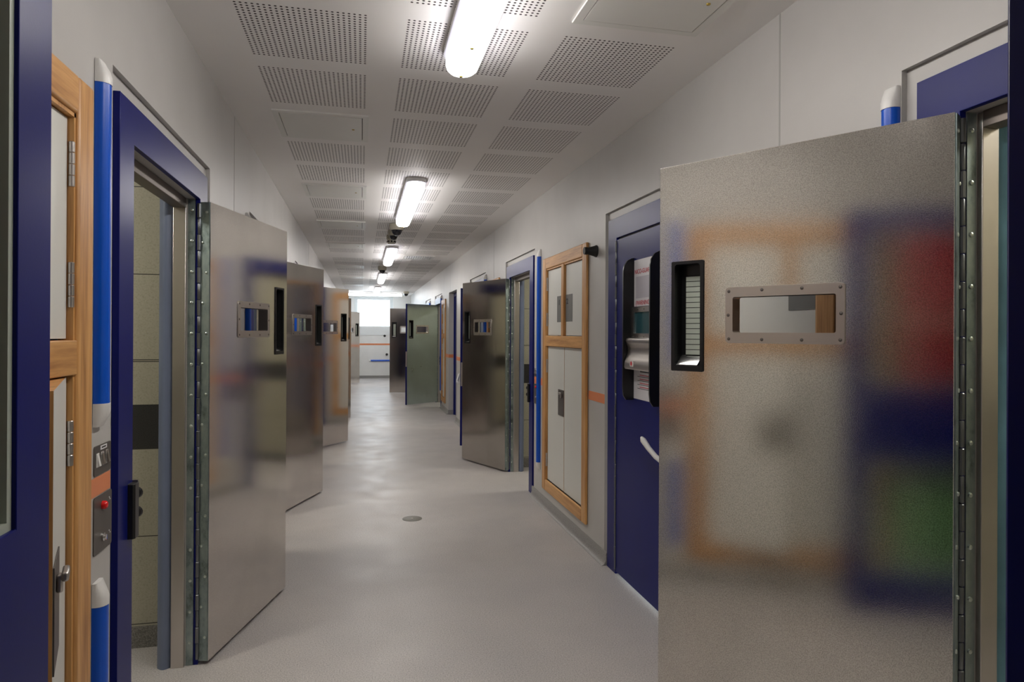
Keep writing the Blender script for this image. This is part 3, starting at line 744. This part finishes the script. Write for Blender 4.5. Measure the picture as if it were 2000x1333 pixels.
# alarm strips
def alarm(side, y, z0, z1, label):
    X, s = W(side); e = tag(empty('alarm_strip', (X, y, z0)), label, 'alarm strip', 'blue alarm strips')
    def dsec(w_, d_, z):
        pts = [(X+s*.001, y-w_/2, z)]
        for k in range(9):
            a = PI*k/8; pts.append((X+s*(.010+d_*math.sin(a)), y-w_/2*math.cos(a), z))
        pts.append((X+s*.001, y+w_/2, z)); return pts
    mb = MB(); mb.rings([dsec(.052, .022, z0), dsec(.052, .022, z1)]); obj('blue_strip', mb, m_alarm, e)
    for zz, d in ((z1, 1), (z0, -1)):
        mb = MB(); mb.rings([dsec(.054, .024, zz-.004*d), dsec(.054, .024, zz+.016*d), dsec(.053, .018, zz+.034*d), dsec(.051, .003, zz+.058*d)]); obj('end_cap', mb, m_whitep, e)
alarm('L', 1.985, 1.253, 2.112, 'upper blue alarm strip beside the oak cupboard on the left')
alarm('L', 1.985, .22, .724, 'lower blue alarm strip under the red button panel on the left')
alarm('L', 4.33, .33, 2.112, 'alarm strip on the left wall behind the nearest open steel door, tip showing above')
alarm('L', 7.27, .33, 2.112, 'alarm strip on the left wall behind the second open steel door')
alarm('R', 1.650, .33, 2.105, 'blue alarm strip top showing above the large steel door on the right')
alarm('R', 5.573, .335, 2.110, 'full length blue alarm strip between the oak cupboard and navy frame on the right')
alarm('R', 8.15, .33, 2.110, 'alarm strip tip above the dark steel door on the right, by the far oak cupboard')
alarm('R', 12.87, .33, 2.11, 'far alarm strip beside the narrow oak cupboard on the right')
alarm('R', 15.12, .33, 2.11, 'farthest vertical alarm strip on the right wall')
e = tag(empty('alarm_strip', (.75, YE, .53)), 'blue alarm strip fixed level, low on the end wall', 'alarm strip', 'blue alarm strips')
obj('blue_strip', MB().lathe((.27, YE-.012, .555), (1.25, YE-.012, .555), [(0, .026), (1, .026)], 14), m_alarm, e)
for x, d in ((.27, -1), (1.25, 1)): obj('end_cap', MB().lathe((x, YE-.012, .555), (x+d*.05, YE-.012, .555), [(0, .027), (.4, .026), (1, .010)], 14), m_whitep, e)

# switch and call panels
def panels(side, ya, yb, label1, label2, zlo=.851, zs1=1.005, z2=1.062, z3=1.142):
    X, s = W(side)
    e = tag(empty('switch_panel', (X, (ya+yb)/2, z2)), label1, 'switch panel')
    mb = MB(); pr = rrect(ya, yb, z2, z3, .008); mb.rings([[(X+s*o, y, z) for y, z in pr] for o in (-.001, .003)]); obj('plate', mb, m_plateg, e)
    fw = yb if True else ya
    for k in range(3):
        yy = yb-.030-k*.034; mb = MB()
        wbox(mb, side, yy-.009, yy+.009, z2+.022, z2+.060, .003, .0045); r = obj('switch_surround', mb, m_chrome if k < 2 else m_whitep, e, bevel=.001)
        mb = MB(); mb.prism([(X+s*.004, z2+.026), (X+s*.011, z2+.026), (X+s*.005, z2+.056), (X+s*.004, z2+.056)], 1, yy-.006, yy+.006)
        mb.v = [(p[0], p[1], p[2]) for p in mb.v]; obj('rocker', mb, m_brush if k < 2 else m_whitep, r)
    mb = MB(); wbox(mb, side, yb-.078, yb-.032, z3-.014, z3-.003, .003, .0036); lb = obj('label_strip', mb, m_paper, e)
    mb = MB(); wbox(mb, side, yb-.070, yb-.040, z3-.0105, z3-.0065, .0036, .0039); obj('printed_line', mb, m_ink, lb)
    e = tag(empty('call_panel', (X, (ya+yb)/2, zlo)), label2, 'call panel')
    mb = MB(); pr = rrect(ya, yb+.008, zlo, zs1, .008); mb.rings([[(X+s*o, y, z) for y, z in pr] for o in (-.001, .003)]); obj('plate', mb, m_plateg, e)
    yc = (ya+yb)/2
    mb = MB().lathe((X+s*.003, yc, .975), (X+s*.016, yc, .975), [(0, .0115), (.6, .0110), (.9, .008), (1, .003)], 18); obj('red_button', mb, m_red, e)
    mb = MB().lathe((X+s*.003, yc, .888), (X+s*.012, yc, .888), [(0, .011), (.5, .011), (.55, .008), (1, .007)], 16); obj('key_switch', mb, m_chrome, e)
    for z in (.985, .892):
        for q in (0, 1): obj('screw', MB().lathe((X+s*.003, yb-.012+q*.006, z-q*.006), (X+s*.0045, yb-.012+q*.006, z-q*.006), [(0, .0025), (1, .0015)], 8), m_chrome, e)
    mb = MB(); wbox(mb, side, yb-.036, yb-.030, .872, .884, .003, .0034); obj('orange_mark', mb, m_stripe, e)
    mb = MB(); wbox(mb, side, yb-.029, yb-.024, .872, .884, .003, .0034); obj('blue_mark', mb, m_alarm, e)
panels('L', 1.966, 2.086, 'bronze grey rocker switch panel above the orange stripe on the left', 'call panel with red button below the orange stripe on the left')
panels('R', 5.615, 5.765, 'small switch panel above the stripe behind the full length blue strip', 'call panel with red button behind the full length blue strip on the right', .826, 1.0, 1.066, 1.135)

# rubber door stops
def stop(p, d, L, label):
    p = Vector(p); d = Vector(d); e = tag(empty('door_stop', p), label, 'door stop')
    obj('stop_base', MB().lathe(p, p+d*L*.12, [(0, .040), (1, .038)], 20), m_rubber, e)
    obj('stop_cone', MB().lathe(p+d*L*.1, p+d*L, [(0, .036), (.72, .022), (.74, .026), (1, .024)], 20), m_rubber, e)
stop((XR, 4.165, 1.988), (-1, 0, 0), .085, 'black cone door stop high on the right wall beside the oak cupboard')
stop((.70, YE, 1.335), (0, -1, 0), .07, 'upper black door stop on the end wall below the window')
stop((.77, YE, .745), (0, -1, 0), .07, 'lower black door stop on the end wall beside the far steel door')

# ------------------------------------------------------------------ the pair of glazed navy doors the camera looks through
def corridor_door(hx, hy, ex, ey, label, side):
    e = tag(empty('corridor_door', (hx, hy, 0), math.atan2(ey-hy, ex-hx)), label, 'glazed door', 'navy glazed doors')
    L = math.hypot(ex-hx, ey-hy); s = side     # s: +1 -> face towards corridor is local -y
    g = .098; mb = MB()
    gl = [(g, L-g, 1.182, 2.00), (g, L-g, .22, .80)]
    def dep(u, z):
        for a, b, c, d in gl:
            if a < u < b and c < z < d: return None
        return 0
    field(mb, [0, L, g, L-g], [.008, 2.10, 1.182, 2.00, .22, .80], dep, lambda u, d, z: (u, (d-.022), z), back=.044)
    obj('leaf', mb, m_blue, e, local=True, smooth=False, bevel=.0015)
    for a, b, c, d in gl:
        fr = MB(); t = .012
        field(fr, [a, b, a+t, b-t], [c, d, c+t, d-t], lambda u, z: None if a+t < u < b-t and c+t < z < d-t else 0, lambda u, dd, z: (u, dd-.016, z), back=.032)
        f = obj('glazing_bead', fr, m_louvre, e, local=True, smooth=False)
        obj('pane', MB().box((a+.004, -.003, c+.004), (b-.004, .003, d-.004)), m_glass, f, local=True)
    y = -.022*s; mb = MB(); u0, u1, z0, z1 = L-.100, L-.026, .84, 1.042
    o = rrect(u0, u1, z0, z1, .003); i_ = rrect(u0+.014, u1-.014, z0+.016, z1-.016, .012)
    mb.rings([[(u, y, z) for u, z in o], [(u, y-.004*s, z) for u, z in o], [(u, y-.004*s, z) for u, z in i_], [(u, y-.002*s, z) for u, z in i_]], cap0=False, cap1=False)
    k = obj('lock_surround', mb, m_brass, e, local=True)
    obj('recess_plate', MB().box((u0+.012, y-.0005*s, z0+.014), (u1-.012, y-.0025*s, z1-.014)), m_lockp, k, local=True)
    obj('thumb_dent', MB().lathe(((u0+u1)/2+.012, y-.002*s, z1-.045), ((u0+u1)/2+.012, y-.006*s, z1-.045), [(0, .011), (.6, .008), (1, .003)], 14), m_screw, k, local=True)
    for u in (u0+.007, u1-.007):
        for z in (z0+.008, z1-.008): obj('screw', MB().lathe((u, y-.004*s, z), (u, y-.0065*s, z), [(0, .005), (1, .003)], 10), m_screw, k, local=True)
    return e
m_lockp = paint('worn_lock_metal', (.26, .22, .15), .4, .5)
corridor_door(-.474, .245, -.474, 1.122, 'navy door leaf with glass panels and brass lock plate, left edge of view', -1).rotation_euler
e = tag(empty('door_frame', (0, .31, 0)), 'dark navy doorway post close to the camera, far right edge of view', 'door frame')
for x0, x1 in ((-.51, -.452), (.440, .50)): obj('side_post', MB().box((x0, .232, 0), (x1, .383, 2.16)), m_blue, e, bevel=.003)
obj('head_piece', MB().box((-.452, .232, 2.11), (.440, .383, 2.16)), m_blue, e, bevel=.003)
# things seen mirrored in the large steel door
e = tag(empty('notice_sheet', (-.479, .61, 1.20)), 'red notice sheet behind upper glass of the navy door, mirrored in the large steel door', 'notice')
obj('red_sheet', MB().box((-.4795, .362, 1.20), (-.4772, .86, 1.975)), m_noticer, e)
obj('pale_band', MB().box((-.4772, .362, 1.50), (-.4770, .86, 1.55)), mat('pale_red_ink', (.60, .28, .26), .7), e)
e = tag(empty('storage_bin', (-.58, .64, 0)), 'green plastic bin on the floor behind the navy glazed door, mirrored in the steel', 'bin')
mb = MB(); pr = [rrect(-.58-a, -.58+a, .64-b, .64+b, .02) for a, b in ((.062, .20), (.070, .215), (.064, .209), (.06, .19))]
mb.rings([[(x, y, z) for x, y in p] for p, z in zip(pr, (.0, .62, .62, .02))]); obj('tub', mb, m_bin, e)
mb = MB(); q = rrect(-.58-.074, -.58+.074, .64-.22, .64+.22, .02); mb.rings([[(x, y, z) for x, y in q] for z in (.622, .65)]); obj('lid', mb, m_bin, e, bevel=.006)
bpy.context.view_layer.update()
